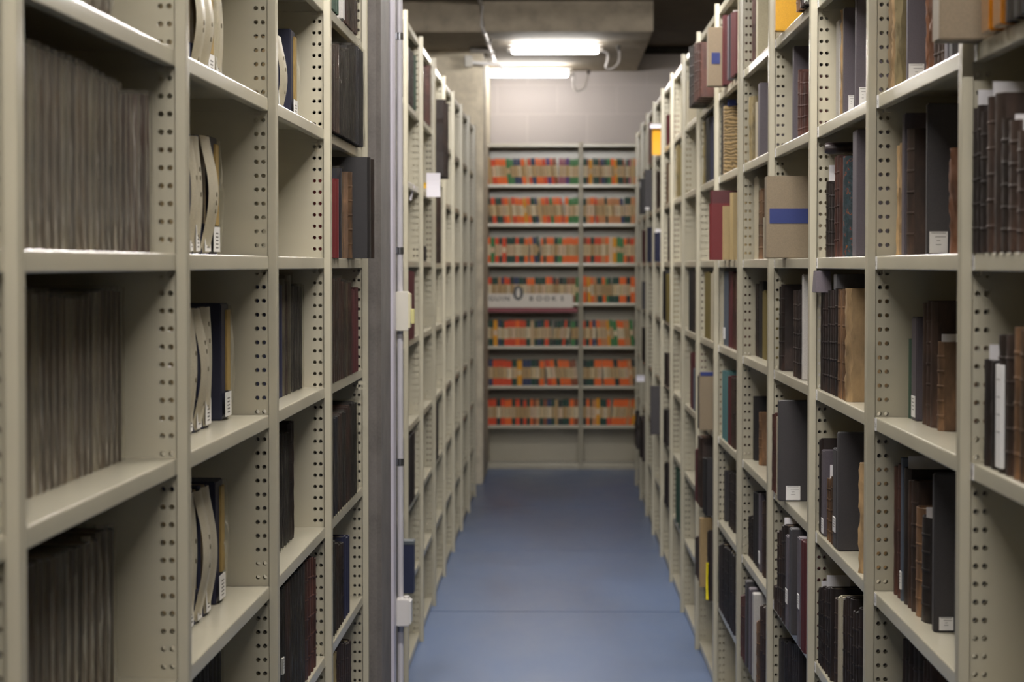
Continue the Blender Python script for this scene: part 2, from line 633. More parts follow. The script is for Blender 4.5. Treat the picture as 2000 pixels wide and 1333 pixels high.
def add_items(line):
    head, body = line.split('|')
    bk, lv, set_ = head.split()
    lv = int(lv)
    set0 = float(set_)
    bay = BAYS[bk]
    sg = -1 if bay['side'] == 'L' else 1
    zs = EYE + bay['lev'][lv] if bk != 'F3' else EYE + bay['lev'][lv]
    toks = [t.strip() for t in body.split(';') if t.strip()]
    work = list(toks)
    idx = -1
    prev = None
    while work:
        tk = work.pop(0)
        idx += 1
        custom = None
        if '=' in tk:
            tk, custom = tk.split('=')
            custom = custom.strip()
        parts = tk.strip().split(':')
        xa, xb = [float(v) for v in parts[0].split('/')]
        ytop = float(parts[1])
        st = parts[2]
        opts = parts[3:]
        set1, dep, hmax, lean = set0, None, None, 0
        for o in opts:
            if o[0] == 's': set1 = float(o[1:])
            if o[0] == 'D': dep = float(o[1:])
            if o[0] == 'H': hmax = float(o[1:])
            if o[0] == 'T': lean = float(o[1:])
        ym = max(-40, (ytop + 520) / 2) if lv <= 3 else (ytop + 700) / 2
        xs = sorted((xa, xb))
        Y1, Y2 = sorted((front_at(bay, set1, xs[0], ym), front_at(bay, set1, xs[1], ym)))
        lo, hi = bay['ya'] + .018, bay['yb'] - .018
        if Y2 > hi:
            Y1, Y2 = max(lo, Y1 - (Y2 - hi)), hi
        if Y1 < lo:
            Y1, Y2 = lo, max(lo + .008, min(hi, Y2))
        kd = STY[st][0]
        if Y2 - Y1 > .062 and 'N' not in opts and kd not in ('sleeve', 'strip'):
            if kd in ('board', 'gloss', 'wavy') or custom:
                Y1 = Y2 - .055
            else:
                q = math.ceil((Y2 - Y1) / .05)
                q = max(2, min(q, 4 if Y2 < 6 else 3 if Y2 < 9 else 2))
                w = (xb - xa) / q
                jr = random.Random(int(xa + ytop))
                for j in range(q):
                    sub = f'{xa + w * j:.2f}/{xa + w * (j + 1):.2f}:{ytop + (jr.uniform(-5, 5) if j else 0) * 5 / Y2:.1f}:{st}:' + ':'.join([o for o in opts if j == 0 or o[0] in 'sH'] + ['N'])
                    work.insert(j, sub.rstrip(':'))
                continue
        Y1 = max(Y1, Y2 - .08)
        if prev is not None:
            if sg > 0 and Y2 > prev[0] - .0006:
                sh = Y2 - prev[0] + .0006
                Y2 -= sh
                Y1 = min(Y1, Y2 - min(.02, Y2 + sh - Y1))
            if sg < 0 and Y1 < prev[1] + .0006:
                sh = prev[1] + .0006 - Y1
                Y1 += sh
                Y2 = max(Y2, Y1 + min(.02, Y2 + sh - Y1))
            if sh_dbg and ((sg > 0 and Y1 < lo) or (sg < 0 and Y2 > hi)):
                print('SQUEEZE', bk, lv, tk)
        prev = (Y1, Y2)
        th = max(.006, Y2 - Y1 - .0006)
        Ym = (Y1 + Y2) / 2
        t = (Ym - bay['ya']) / (bay['yb'] - bay['ya'])
        Xf = bay['xa'] + t * (bay['xb'] - bay['xa']) + sg * set1
        ztop = at(xs[0] if sg < 0 else xs[1], ytop, Ym).z
        h = ztop - zs
        room = (bay['lev'][lv - 1] - bay['lev'][lv]) - .038
        h = max(.06, min(h, hmax or room))
        dep = dep or min(.21, max(.12, h * .75))
        dep = min(dep, DEP - .012 - set1)
        kind, hexc, desc, cat = STY[st]
        rnd = random.Random(hash((bk, lv, idx)) if False else int(xa * 31 + ytop * 7 + lv))
        f = .7 + .3 * rnd.random()
        hv = tuple(int(hexc[i:i + 2], 16) for i in (1, 3, 5))
        if kind in ('leather', 'vellum', 'wrap'):
            f = round(f * 6) / 6
        else:
            f = .84
        hexv = '#%02x%02x%02x' % tuple(min(255, int(c * f)) for c in hv)
        bname = {'book': 'bound_book', 'portfolio': 'board_portfolio', 'box': 'archive_box', 'folder': 'card_folder', 'papers': 'paper_block'}[cat]
        rec = dict(name=bname, cat=cat, desc=custom or desc, bay=bk, lv=lv, side=bay['side'], n=idx, cnt=len(toks))
        if kind == 'wrap':
            bname = 'wrapped_volume'
        r = thing(bname, '', cat, (Xf, Ym, zs + .0004), bay['rz'])
        rec['obj'] = r
        BOOKS.append(rec)
        xf = XF(bay['side'])
        far = min(abs(xb - xa), 99) < 3 and Ym > 9
        mk = {'leather': 'leather', 'vellum': 'vellum', 'cloth': 'cloth', 'marbled': 'marbled', 'wrap': 'leather', 'board': 'cloth', 'gloss': 'gloss', 'wavy': 'wavy'}.get(kind, 'cloth')
        rough = {'leather': .58, 'vellum': .7, 'cloth': .6, 'gloss': .12}.get(mk, .6)
        if kind in ('sleeve', 'strip'):
            build_sleeved(r, kind, th, h, dep, hexv, xf, rnd)
        else:
            mt = mat(mk, hexv, rough)
            cov, pg = book_meshes(kind, th, h, dep, mt, rnd)
            if kind in ('board', 'gloss', 'wavy'):
                link('case', cov.mesh('case', mt, min(.002, th * .2), xf=xf), r)
            else:
                link('cover', cov.mesh('cover', mt, smooth=True, xf=xf), r)
            if pg:
                link('page_block', pg.mesh('page_block', PAGE, xf=xf), r)
            if kind == 'wrap':
                j = MB()
                n = 8
                rings = []
                for zi in range(9):
                    z = (h + .006) * zi / 8
                    wob = [(rnd.uniform(-.0016, .0016)) for _ in range(n + 1)]
                    outer = [(-.004 + .006 * (1 - math.sin(math.pi * i / n)) + wob[i], -(th / 2 + .0004) + (th + .0008) * i / n) for i in range(n + 1)]
                    ring = [(dep * .9, -th / 2 - .0002, z)] + [(x, y, z) for x, y in outer] + [(dep * .9, th / 2 + .0002, z)]
                    rings.append(ring)
                nn = len(rings[0])
                pts = [p for q in rings for p in q]
                j.poly(pts, [(k * nn + i, k * nn + i + 1, (k + 1) * nn + i + 1, (k + 1) * nn + i) for k in range(8) for i in range(nn - 1)])
                link('plastic_jacket', j.mesh('plastic_jacket', JACKET if bk == 'B1' else JACKET_THIN, smooth=True, xf=xf), r)
                fo = MB()  # pale ribbon standing in for the light streak along the jacket's edge
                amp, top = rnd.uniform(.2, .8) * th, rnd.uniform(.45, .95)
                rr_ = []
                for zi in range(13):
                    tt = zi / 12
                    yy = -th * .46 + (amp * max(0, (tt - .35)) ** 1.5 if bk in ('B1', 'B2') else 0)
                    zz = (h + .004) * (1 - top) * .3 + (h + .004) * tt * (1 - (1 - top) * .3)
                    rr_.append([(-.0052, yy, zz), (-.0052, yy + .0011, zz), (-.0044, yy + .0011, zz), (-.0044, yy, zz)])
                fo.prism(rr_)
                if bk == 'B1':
                    link('fold_glint', fo.mesh('fold_glint', FOLD_GLINT, xf=xf), r)
        if lean:
            r.rotation_euler = (math.radians(lean), 0, bay['rz'])
            r.location.z += abs(math.sin(math.radians(lean))) * th / 2
        # labels, bands, slips
        yn = -th / 2
        inv = Matrix.Rotation(-bay['rz'], 3, 'Z')

        def to_local(p):
            q = inv @ (p - Vector((Xf, Ym, zs)))
            return (q.x * sg, q.y, q.z)
        for o in opts:
            if o[0] in 'FSB' and len(o) > 1:
                q = [float(v) for v in o[1:].split(',')]
                mb = MB()
                if o[0] == 'S':
                    yc = Ym
                    ya_, yb_ = -th * .36, th * .36
                    za_, zb_ = to_local(at(q[0], q[1], Ym))[2], to_local(at(q[0], q[0], Ym))[2]
                    za_ = max(za_, .006)
                    mb.box((-.0012, ya_, za_), (.004, yb_, zb_), 0)
                    for k in range(4):
                        zz = zb_ - (zb_ - za_) * (.15 + .17 * k)
                        mb.box((-.0014, ya_ * .6, zz), (-.0008, yb_ * .6, zz + .0012), 1)
                    link('spine_label', mb.mesh('spine_label', [CARD, INK], xf=xf), r)
                else:
                    p0 = to_local(at(q[0], q[3], Ym - th / 2))
                    p1 = to_local(at(q[1], q[2], Ym - th / 2))
                    a, b = sorted((p0[0], p1[0]))
                    a = max(a, .002); b = min(b, dep - .002)
                    z0_, z1_ = max(p0[2], .003), p1[2]
                    mb.box((a, yn - .0012, z0_), (b, yn + .0004, z1_), 0)
                    if o[0] == 'F':
                        for k, (u, w) in enumerate([(.1, .8), (.3, .6), (.4, .2), (.35, .3)]):
                            zz = z1_ - (z1_ - z0_) * (.08 + .18 * k)
                            mb.box((a + (b - a) * u, yn - .0014, zz), (a + (b - a) * (u + w), yn - .001, zz + .0009), 1)
                        link('face_label', mb.mesh('face_label', [CARD, INK], xf=xf), r)
                    else:
                        link('blue_stripe', mb.mesh('blue_stripe', mat('cloth', '#1f2d66', .6), xf=xf), r)
            if o[0] == 'K':
                v = o[1:].split(',')
                hh = float(v[0]) if v[0] else .03
                mb = MB()
                mb.box((.006, -.0003, h - .05), (min(dep - .01, .006 + (float(v[1]) if len(v) > 1 else .05)), .0003, h + hh), 0)
                link('paper_slip', mb.mesh('paper_slip', mat('plain', '#d6d4d8', .7), xf=xf), r)


def build_sleeved(r, kind, th, h, dep, hexv, xf, rnd):
    body = MB()
    nv = mat('cloth', hexv, .55)
    if kind == 'sleeve':
        body.box((.0, -th / 2, 0), (dep, th / 2, h))
        link('folder_body', body.mesh('folder_body', nv, min(.002, th * .2), xf=xf), r)
        ed = MB()
        ed.box((-.0035, -th / 2 + th * .55, .05), (.001, th / 2 - .0005, h - .012))
        link('tan_edge', ed.mesh('tan_edge', mat('page', '#a68a4e', .7), .0005, xf=xf), r)
    else:
        body.box((.004, -th / 2 + th * .3, 0), (dep, th / 2, h - .004))
        body2 = mat('cloth', '#8d7a58', .6)
        link('folder_body', body.mesh('folder_body', body2, .001, xf=xf), r)
        nb = MB()
        nb.box((-.001, -th / 2, 0), (.004, th / 2, .052))
        link('navy_base', nb.mesh('navy_base', mat('cloth', '#20223f', .55), .0008, xf=xf), r)
    # the curled sleeve: a bowed translucent strip in front of the spine
    s = MB()
    n = 14
    bow = rnd.uniform(.004, .02) if kind == 'strip' else .006
    w0, yc0 = (.5 * th + .003, 0) if kind == 'strip' else (.006, th * .5 + .004)
    lat = th * .5
    k1 = rnd.uniform(-1, 1)
    rings = []
    for i in range(n + 1):
        t = i / n
        z = .004 + (h - .008) * t
        bx = -.004 - bow * math.sin(math.pi * t) ** 1.3
        by = k1 * .012 * math.sin(2 * math.pi * t * .8)
        w = w0
        by += yc0
        rings.append([(bx + .006, by - w, z), (bx, by - w * .5, z), (bx - .001, by + w * .5, z), (bx + .006, by + w, z)])
    pts = [p for q in rings for p in q]
    s.poly(pts, [(k * 4 + i, k * 4 + i + 1, (k + 1) * 4 + i + 1, (k + 1) * 4 + i) for k in range(n) for i in range(3)])
    link('clear_sleeve', s.mesh('clear_sleeve', SLEEVE if kind == 'sleeve' else mat('cloth', '#b5ad98', .35), smooth=True, xf=xf), r)
    if kind == 'strip':       # side-panel holes mirrored in the plastic, painted as dark ovals
        for i in range(2, n - 1):
            p, q = rings[i][1], rings[i][2]
            c = ((p[0] + q[0]) / 2, (p[1] + q[1]) / 2)
            if rnd.random() < .22:
                hm = MB()
                hm.prism([[(c[0] - .0006 + dx, c[1] + .0032 * math.cos(a * math.pi / 4), p[2] + .004 * math.sin(a * math.pi / 4)) for a in range(8)] for dx in (-.0006, .0012)])
                link('hole_reflection', hm.mesh('hole_reflection', mat('plain', '#6d6552', .6), xf=xf), r)
    lb = MB()
    lw = max(.004, th * .4)
    lb.box((-.0062, -lw, .006), (-.0052, lw, .048))
    for k in range(5):
        lb.box((-.0065, -lw * .4, .012 + k * .006), (-.0060, lw * .4, .014 + k * .006), 1)
    link('spine_label', lb.mesh('spine_label', [CARD, INK], xf=xf), r)


# Every line: rack, shelf (index into LEV), setback of the spines | books from left to right:
# left/right border of the spine on the shelf front, top, style, options
ITEMS = '''
R0 2 .0 | 1820/1837:-90:bb:s-.043:D.17=beige archive box overhanging the rack post; 1915/1937:-90:gl; 1937/1957:-90:gl; 1957/1972:-90:wd; 1972/1990:-90:wd; 1990/2012:-90:wn
R0 3 .012 | 1893/1921:212:dk:K.025; 1922/1951:190:br:K.02,.09; 1951/1964:232:br; 1964/1980:236:br:K.008,.05; 1981/2012:256:br:K.02,.06
R0 4 .022 | 1917/1944:703:dk:K.02,.03; 1945/1974:655:br:S712,915; 1977/2012:640:tn; 
R1 2 .034 | 1733/1745:-60:tt; 1746/1752:-60:vl; 1769/1772:-60:gy:F1774,1805,125,165; 1805/1818:-60:or; 1820/1843:-50:br; 1843/1850:40:gy; 1852/1859:40:dg
R1 3 .05 | 1749/1760:285:tt; 1761/1767:222:gy; 1767/1777:253:br:D.19; 1808/1811:150:dg:F1815,1851,453,497:D.2; 1851/1861:290:or
R1 4 .070 | 1768/1780:663:gn=dark blue-green speckled book; 1780/1797:620:gy:S773,815; 1799/1822:592:br:D.19; 1828/1836:668:tn:K.012,.03
R1 5 .044 | 1744/1759:912:rb; 1759/1762:895:bs:S1115,1150; 1763/1772:915:dk:K.02,.12; 1770/1786:940:br; 1786/1797:992:tn; 1797/1809:1010:dk:K.015,.02; 1822/1826:925:dg:F1834,1862,1207,1250
R1 6 .05 | 1762/1780:1250:dk; 1782/1800:1265:dk; 1802/1822:1290:br
R2 2 .055 | 1632/1639:40:wg; 1639/1645:12:tt; 1645/1648:-50:gy:F1657,1668,186,215; 1669/1672:-50:gy:F1678,1692,171,205
R2 3 .03 | 1611/1627:355:dk:K.035,.02; 1628/1642:306:rb; 1643/1650:306:mb:D.19; 1665/1673:243:gy:D.19
R2 4 .022 | 1600/1614:570:dk; 1615/1634:568:dk; 1635/1648:566:tn; 1649/1656:564:tt:D.2=tan book with frayed pale spine
R2 5 .02 | 1594/1603:860:dk; 1604/1614:880:gy:S1012,1042; 1614/1626:935:tn:K.028,.04; 1627/1634:877:dg:S1009,1038; 1635/1638:845:dg:D.2; 1677/1682:905:tt
R2 6 .02 | 1588/1606:1150:dk:K.016,.06; 1607/1625:1152:dk:K.03,.05; 1629/1635:1170:br; 1636/1645:1168:cr; 1646/1665:1172:dk; 1665/1682:1195:dk
R3 1 .0 | 1512/1515:-80:ye:s-.004:D.2; 1553/1559:-80:tn; 1560/1568:-80:dk; 1569/1574:-80:wg; 1575/1582:-80:br
R3 2 .04 | 1547/1550:84:gy:D.2; 1556/1564:137:rb; 1565/1572:143:rb:T3
R3 3 -.034 | 1489/1493:425:cr:D.12; 1493/1497:345:bb:D.22:B1503,1600,408,437=beige archive box with wide blue stripe
R3 4 .026 | 1520/1527:560:dk:D.2; 1548/1556:568:br; 1557/1563:570:dk; 1566/1568:530:wg
R3 5 -.002 | 1507/1515:810:rb:s.008; 1516/1518:815:cr:s.008; 1519/1522:783:dg:F1535,1563,950,979:D.2
R3 6 .0 | 1511/1516:1160:br:s.0:H.06; 1517/1525:1040:br; 1526/1534:1028:dk:K.02,.05; 1535/1541:1047:gy:S1150,1178; 1542/1549:1033:dg:D.16; 1558/1563:1040:gy:S1160,1188; 1564/1571:1030:mr
R3 7 .03 | 1521/1530:1250:dg; 1531/1545:1255:dk; 1546/1562:1262:dk
R4 1 .03 | 1467/1475:-60:rb; 1476/1480:-60:bw:D.2=pale beige slipcase with white edge; 
R4 2 .02 | 1462/1472:190:vl; 1474/1479:200:cr; 1480/1485:163:gy:D.19
R4 3 .045 | 1472/1479:348:cr; 1480/1490:372:tn; 1491/1497:430:cr
R4 4 .05 | 1474/1480:555:dk; 1481/1487:550:bl; 1488/1496:570:ol
R4 5 .045 | 1468/1473:775:bl:D.18; 1481/1491:806:tn=tan and cream book with dark labels
R4 6 .03 | 1461/1469:1010:dk; 1470/1481:962:bl; 1482/1487:965:gy:S1077,1100; 1488/1494:980:br
R4 7 .0 | 1446/1455:1165:rb; 1456/1462:1130:dg; 1463/1469:1150:gy; 1470/1476:1160:wg; 1477/1483:1215:tn; 1484/1493:1185:br
R5 1 .0 | 1380/1383:55:bb:s-.045:D.12:B1390,1406,103,125=beige archive box with small blue square; 1408/1413:32:mr:D.1; 1420/1424:30:gy; 1425/1436:26:mr:K.01,.04
R5 2 .02 | 1407/1411:205:bl:D.18; 1412/1415:207:wv:D.18:B1421,1438,195,207
R5 3 .0 | 1386/1388:373:mr:s-.035:D.17=tall maroon cloth book behind red one; 1384/1386:398:rd:s-.05:D.1; 1408/1411:403:tc:s-.01:D.13; 1424/1427:377:tc:s.0:D.16=plain peach paper-covered volume
R5 4 .03 | 1412/1421:530:bs:S640,662; 1422/1429:530:mr; 1430/1438:535:rb
R5 5 .02 | 1409/1420:725:tl; 1421/1426:735:mr; 1427/1435:738:br
R5 6 .035 | 1412/1421:920:dg; 1422/1434:925:dk
R5 7 .01 | 1403/1412:1066:dk; 1413/1422:1070:dk; 1423/1434:1072:dk
R6 1 -.042 | 1344/1353:92:dk:H.25; 1354/1366:86:rb:H.26
R6 2 .025 | 1370/1376:240:vl; 1377/1385:225:bl; 1386/1392:230:nv
R6 4 .02 | 1375/1386:533:ol; 1387/1393:534:cr
R6 5 -.03 | 1362/1365:735:bl; 1365/1367:727:bb:D.18:B1366,1394,727,735=beige archive box with blue top band
R6 6 -.02 | 1357/1362:880:mr; 1362/1368:848:br; 1372/1378:895:bl
R6 7 -.015 | 1357/1365:1050:br; 1366/1372:1007:tb:D.2:s-.02; 1381/1384:1040:dk; 
R7 1 .02 | 1337/1342:160:cr
R7 4 .02 | 1344/1350:528:bl; 1351/1357:530:dk
R7 5 .02 | 1347/1352:690:mr; 1353/1357:720:bs
R8 2 .02 | 1320/1324:285:vl; 1325/1328:290:ol
R8 7 .01 | 1319/1330:905:gn
R9 1 .01 | 1300/1308:225:mr
R9 2 .02 | 1300/1304:320:tn; 1305/1309:322:cr
R9 3 .02 | 1303/1308:425:br
R9 4 .0 | 1293/1299:530:bl; 1300/1307:535:ol
R9 5 .0 | 1297/1303:690:dk
R9 6 .0 | 1295/1303:800:dk; 
R9 7 .0 | 1297/1304:905:dk
R10 2 .01 | 1281/1289:336:br
R10 3 -.01 | 1277/1289:455:nv:K.02,.03
R10 6 -.04 | 1270/1288:740:dg=dark green-grey archive box jutting out
R11 1 .01 | 1264/1268:240:pk; 1269/1273:245:pk
R11 2 -.03 | 1259/1274:332:dg:F1260,1268,405,414
R11 3 .0 | 1263/1273:445:nv
R12 3 .0 | 1253/1261:450:mr
R12 2 -.03 | 1248/1259:350:bl:F1249,1257,355,367
R12 4 .0 | 1253/1259:550:dg
R12 5 .0 | 1253/1259:640:dk
R12 7 -.02 | 1249/1257:805:dk
R13 7 -.02 | 1240/1247:803:dk
B1 2 .03 | 160/180:-60:wg2; 180/200:-60:wr; 200/222:-60:wr
B1 3 .042 | 47/62:88:wr; 63/78:92:wg2; 79/94:99:wr; 95/110:106:wr; 111/124:112:wr; 125/139:118:wg2; 140/152:124:wr; 153/166:130:wr; 167/178:138:wr; 179/190:144:wg2; 191/202:152:wr; 203/214:160:wr; 215/226:163:wr; 227/236:170:wr; 238/258:187:wb; 259/276:187:wb; 277/296:185:wb
B1 4 .082 | 53/66:572:wr; 67/80:576:wg2; 81/94:575:wr; 95/108:582:wr; 109/121:580:wr; 122/134:584:wr; 135/147:585:wg2; 148/160:585:wr; 161/172:587:wr; 173/184:575:wr; 185/196:572:wg2; 197/207:570:wr; 208/218:570:wr; 219/229:568:wr; 230/241:570:wr
B1 5 .09 | 59/72:1105:wr; 73/88:1098:wr; 89/103:1095:wr; 104/119:1088:wr; 120/134:1080:wg2; 135/150:1075:wr; 151/165:1070:wr; 166/181:1062:wr; 182/196:1058:wr; 197/211:1038:wr; 212/226:1036:wr
B2 2 .07 | 372/384:-60:sc; 385/398:-60:sc; 399/414:-50:sn; 415/428:-40:sc
B2 3 .075 | 364/370:262:sc; 371/374:262:nv; 375/384:262:sc; 385/391:265:nv; 392/406:262:sc; 408/424:268:sn
B2 4 .075 | 362/369:600:sc; 370/375:600:nv; 376/387:598:sc; 388/392:600:nv; 393/406:596:sc; 407/446:593:sn
B2 5 .075 | 362/370:960:sc; 371/376:955:nv; 377/387:955:sc; 388/393:950:nv; 394/404:945:sc; 405/434:938:sn
B2 6 .07 | 372/395:1280:wd; 396/410:1265:wd; 411/434:1258:wd
B3 2 .06 | 532/548:68:sc; 549/577:60:sn
B3 4 .06 | 540/553:558:nv:K.01; 554/558:545:wg2; 559/564:556:wb; 565/571:537:wg2; 572/582:560:wd; 583/592:560:wd
B3 5 .06 | 536/550:845:wd; 551/567:848:wd; 568/575:828:dk
B3 6 .02 | 540/549:1140:wd:S1300,1330; 550/558:1135:wd:S1288,1320; 559/568:1125:wb; 569/580:1120:wd; 581/597:1105:wd; 598/619:1087:rb
B4 1 .01 | 646/655:-20:gn; 656/664:-20:gn; 666/674:-15:wg; 676/684:-10:wb; 685/693:-5:wb; 694/700:0:wb
B4 2 .0 | 643/651:88:wb; 652/665:90:wb; 666/672:100:wd; 673/684:102:wd; 685/694:90:wd; 695/702:92:wn; 703/711:95:wn
B4 3 .005 | 648/658:352:rd; 659/664:350:rd; 665/670:330:wn; 672/690:337:tn:D.2=tan banded book in clear wrap; 721/726:308:bl:s-.033:H.25:D.23=large black volume jutting past the post; 727/733:312:br:s-.036:H.25:D.2=dark brown volume jutting farthest past the post
B4 4 .012 | 643/651:540:wg2; 652/659:545:wb; 660/667:548:wb; 668/674:550:wb; 675/681:552:wr; 682/687:555:wb; 688/694:565:mr; 695/701:565:mr
B4 5 .015 | 643/652:822:wd; 653/661:818:wn; 662/669:812:wb; 670/677:806:wd; 678/686:796:wb; 687/698:788:wd
B4 6 .022 | 643/651:1063:wd; 652/658:1058:wd; 659/665:1062:wb; 666/672:1062:dk; 673/684:1048:nv
B4 7 .02 | 646/657:1262:vl; 658/672:1260:br; 673/687:1256:br
F1 1 .01 | 797/803:95:dk; 804/809:100:dk; 810/814:110:gn
F1 4 .01 | 796/803:528:mr; 804/811:530:mr
F1 6 .01 | 797/804:690:dk; 805/811:700:dk
F2 1 .01 | 829/835:132:rb; 836/842:130:rb
F2 3 .012 | 829/834:530:dk
F3 1 -.035 | 856/866:196:dk:H.335; 867/877:195:dk:H.335
F3 2 .01 | 852/862:382:br:H.31
F3 5 .01 | 851/857:735:dk
'''
for ln in ITEMS.strip().split('\n'):
    add_items(ln)

# ------------------------------------------------------------------ loose things on the side racks
def lone(name, label, cat, mb, m, loc=(0, 0, 0), bevel=0, smooth=False, rot=None):
    o = link(name, mb.mesh(name, m, bevel, smooth), None, loc)
    if rot:
        o.rotation_euler = rot
    return tag(o, label, cat)


def side_x(bk, Y, set_):
    b = BAYS[bk]
    t = (Y - b['ya']) / (b['yb'] - b['ya'])
    return b['xa'] + t * (b['xb'] - b['xa']) + (-1 if b['side'] == 'L' else 1) * set_


# rolled leather volume on top of the marbled books
Yr = 4.86
p0, p1 = at(1611, 290, Yr), at(1666, 290, Yr)
m = MB()
zc = at(1640, 290, Yr).z
m.tube([(p0.x, Yr, zc), (p0.x + .008, Yr, zc), (p0.x + .06, Yr, zc + .001), (p1.x + .10, Yr, zc)], [.0105, .0128, .0128, .012], 18)
o = lone('leather_volume', 'dark leather roll-backed volume lying flat on the red and marbled books', 'book', m, mat('leather', '#2f2526', .35), smooth=True)
# grey board boxes lying on top of the books, second right rack
Yg = 4.93
a, b = at(1592, 572, Yg), at(1622, 529, Yg)
m = MB(); m.prism([[(a.x, Yg, a.z), (b.x + .004, Yg, a.z), (b.x, Yg, b.z), (a.x + .003, Yg, b.z)], [(a.x, Yg + .06, a.z), (b.x + .004, Yg + .06, a.z), (b.x, Yg + .06, b.z), (a.x + .003, Yg + .06, b.z)]])
lone('board_portfolio', 'small grey board case lying under the shelf, jutting from second right rack', 'portfolio', m, mat('cloth', '#6b636a', .6), bevel=.001)
Yg = 4.72
a, b = at(1634, 567, Yg), at(1664, 536, Yg)
m = MB(); m.box((a.x, Yg, a.z), (b.x + .06, Yg + .05, b.z))
lone('board_portfolio', 'flat grey case lying on the tan books, second right rack', 'portfolio', m, mat('cloth', '#57565a', .6), bevel=.001)


def sheet(name, label, cat, x0, x1, y0, y1, Y, col, th=.0012, skew=0, rz=.0):
    a, b = at(x0, y1, Y), at(x1, y0, Y)
    w, h = b.x - a.x, b.z - a.z
    m = MB()
    n = 6
    rings = []
    for i in range(n + 1):
        t = i / n
        bend = .006 * math.sin(math.pi * t)
        rings.append([(w * .0 + skew * t, bend, h * t), (w - skew * t * .6, bend, h * t), (w - skew * t * .6, bend + th, h * t), (skew * t, bend + th, h * t)])
    m.prism(rings)
    return lone(name, label, cat, m, mat('plain', col, .6), (a.x, Y, a.z), smooth=False, rot=(0, 0, rz))


sheet('paper_notice', 'white paper notice hanging from a shelf past the column', 'paper', 833, 860, 338, 385, 9.0, '#d8d4dc', rz=.1)
sheet('paper_notice', 'small yellow slip beside the hanging white notice', 'paper', 828, 834, 357, 368, 9.02, '#e2b010')
o = sheet('paper_notice', 'narrow white slip tilted on the first rack past the column', 'paper', 799, 803, 362, 391, 8.55, '#d8d4dc', rz=.1)
o.rotation_euler = (0, .25, .1)
sheet('card_notice', 'yellow card with white header on the far right racks', 'card', 1274, 1291, 250, 303, 11.55, '#d99c00', .003)
sheet('card_notice', 'white header strip above the yellow card on the right', 'card', 1270, 1293, 242, 250.5, 11.53, '#e4e2ea', .003)
sheet('card_folder', 'bright yellow folder low in the seventh right rack', 'folder', 1379, 1394, 1100, 1172, 7.835, '#e8d400', .004, skew=.0)
sheet('paper_notice', 'white sheets jutting out at the far end of the right row', 'paper', 1243, 1259, 733, 746, 13.4, '#dcdae4', .004)
# navy box jutting low beyond the column
Yb = 7.75
a, b = at(790, 1160, Yb), at(808, 1058, Yb)
r = thing('archive_box', 'navy box file with grey top, low down beside the column', 'box', (a.x, Yb, a.z))
m = MB(); m.box((-.10, 0, 0), (b.x - a.x, .07, b.z - a.z - .012)); link('case', m.mesh('case', mat('cloth', '#1f2745', .55), .0015), r)
m = MB(); m.box((-.10, -.001, b.z - a.z - .012), (b.x - a.x + .001, .071, b.z - a.z)); link('lid', m.mesh('lid', mat('cloth', '#5a6166', .5), .0015), r)

# shelf end bracket sticking out on the fourth left rack
a = at(697, 761, 5.86)
m = MB(); m.box((0, 0, 0), (.026, .003, .0035)); m.box((0, 0, .012), (.024, .003, .021)); m.box((.0, 0, 0), (.003, .003, .021))
lone('shelf_bracket', 'small cream metal shelf bracket jutting from the fourth left rack', 'bracket', m, CREAM, (a.x, 5.86, a.z))

# ------------------------------------------------------------------ striped paperbacks on the end racks
BCOL = {'o': ('#ee6c22', 'orange'), 'r': ('#d84a20', 'red-orange'), 'g': ('#3f7d45', 'green'), 'd': ('#174033', 'dark green'), 'n': ('#2e3a5c', 'navy'),
        'p': ('#5a3a78', 'purple'), 'm': ('#9c5a6c', 'mauve'), 'k': ('#25302c', 'black'), 'b': ('#8a4a2a', 'brown'), 'y': ('#e09a10', 'yellow'), 's': ('#c98a5a', 'salmon')}
CRM = mat('plain', '#d3bd92', .7, 'cream_spine')
CRMS = [CRM] + [mat('plain', c, .7) for c in ('#e0d0ae', '#c2a578', '#cbb08a', '#d9bfa0', '#b99a6a')]
PAL = {k: mat('plain', v[0], .6) for k, v in BCOL.items()}
# uppercase = spine in one colour only, lowercase = colour / cream / colour; ')' after a letter: leaning left, '(' leaning right
ROWS = [
    (1, 'rrCroooG)gnnoC)rnoorp)rbmmpggg', 'dbYddbndgoYddbdmCo'),
    (2, 'nO)drddroCrooYodnCorgooroggg', 'dsorssdssssnddsS'),
    (3, 'rooGrdRdddrddoonDodoodgooooo', 'brdrrsoCYGGobrs'),
    (4, 'brrddsnrrkndkoodddorkbkdbbG', 'OYosddogdddookOO'),
    (5, 'roddYndrrrorrdCdndrdkddr)dgk', 'rdonossYgGoossGd)'),
    (6, 'ybnrrrrdYnn(d(k(or(od(o(oob)b', 'kddoooo)o)k)oooS)k'),
    (7, 'rrrrrkroodrkrdobsdbndCkddob', 'kodsYddrooooSoY'),
]
RUNS = [(1, 'left', 1, 21, -6), (2, 'left', 2, 23, -6), (3, 'left', 14, 17, -5), (2, 'right', 3, 12, -4), (5, 'left', 20, 25, 6), (5, 'right', 4, 15, -5),
        (6, 'left', 14, 26, -7), (6, 'right', 5, 15, -6), (7, 'right', 8, 15, 7), (1, 'right', 3, 14, -3), (4, 'right', 1, 9, -3)]
LEFT_X0, LEFT_X1 = at(936, 500, BACK_Y).x, MX - .017
RIGHT_X0, RIGHT_X1 = MX + .017, at(1246, 500, BACK_Y).x
pb_count = 0
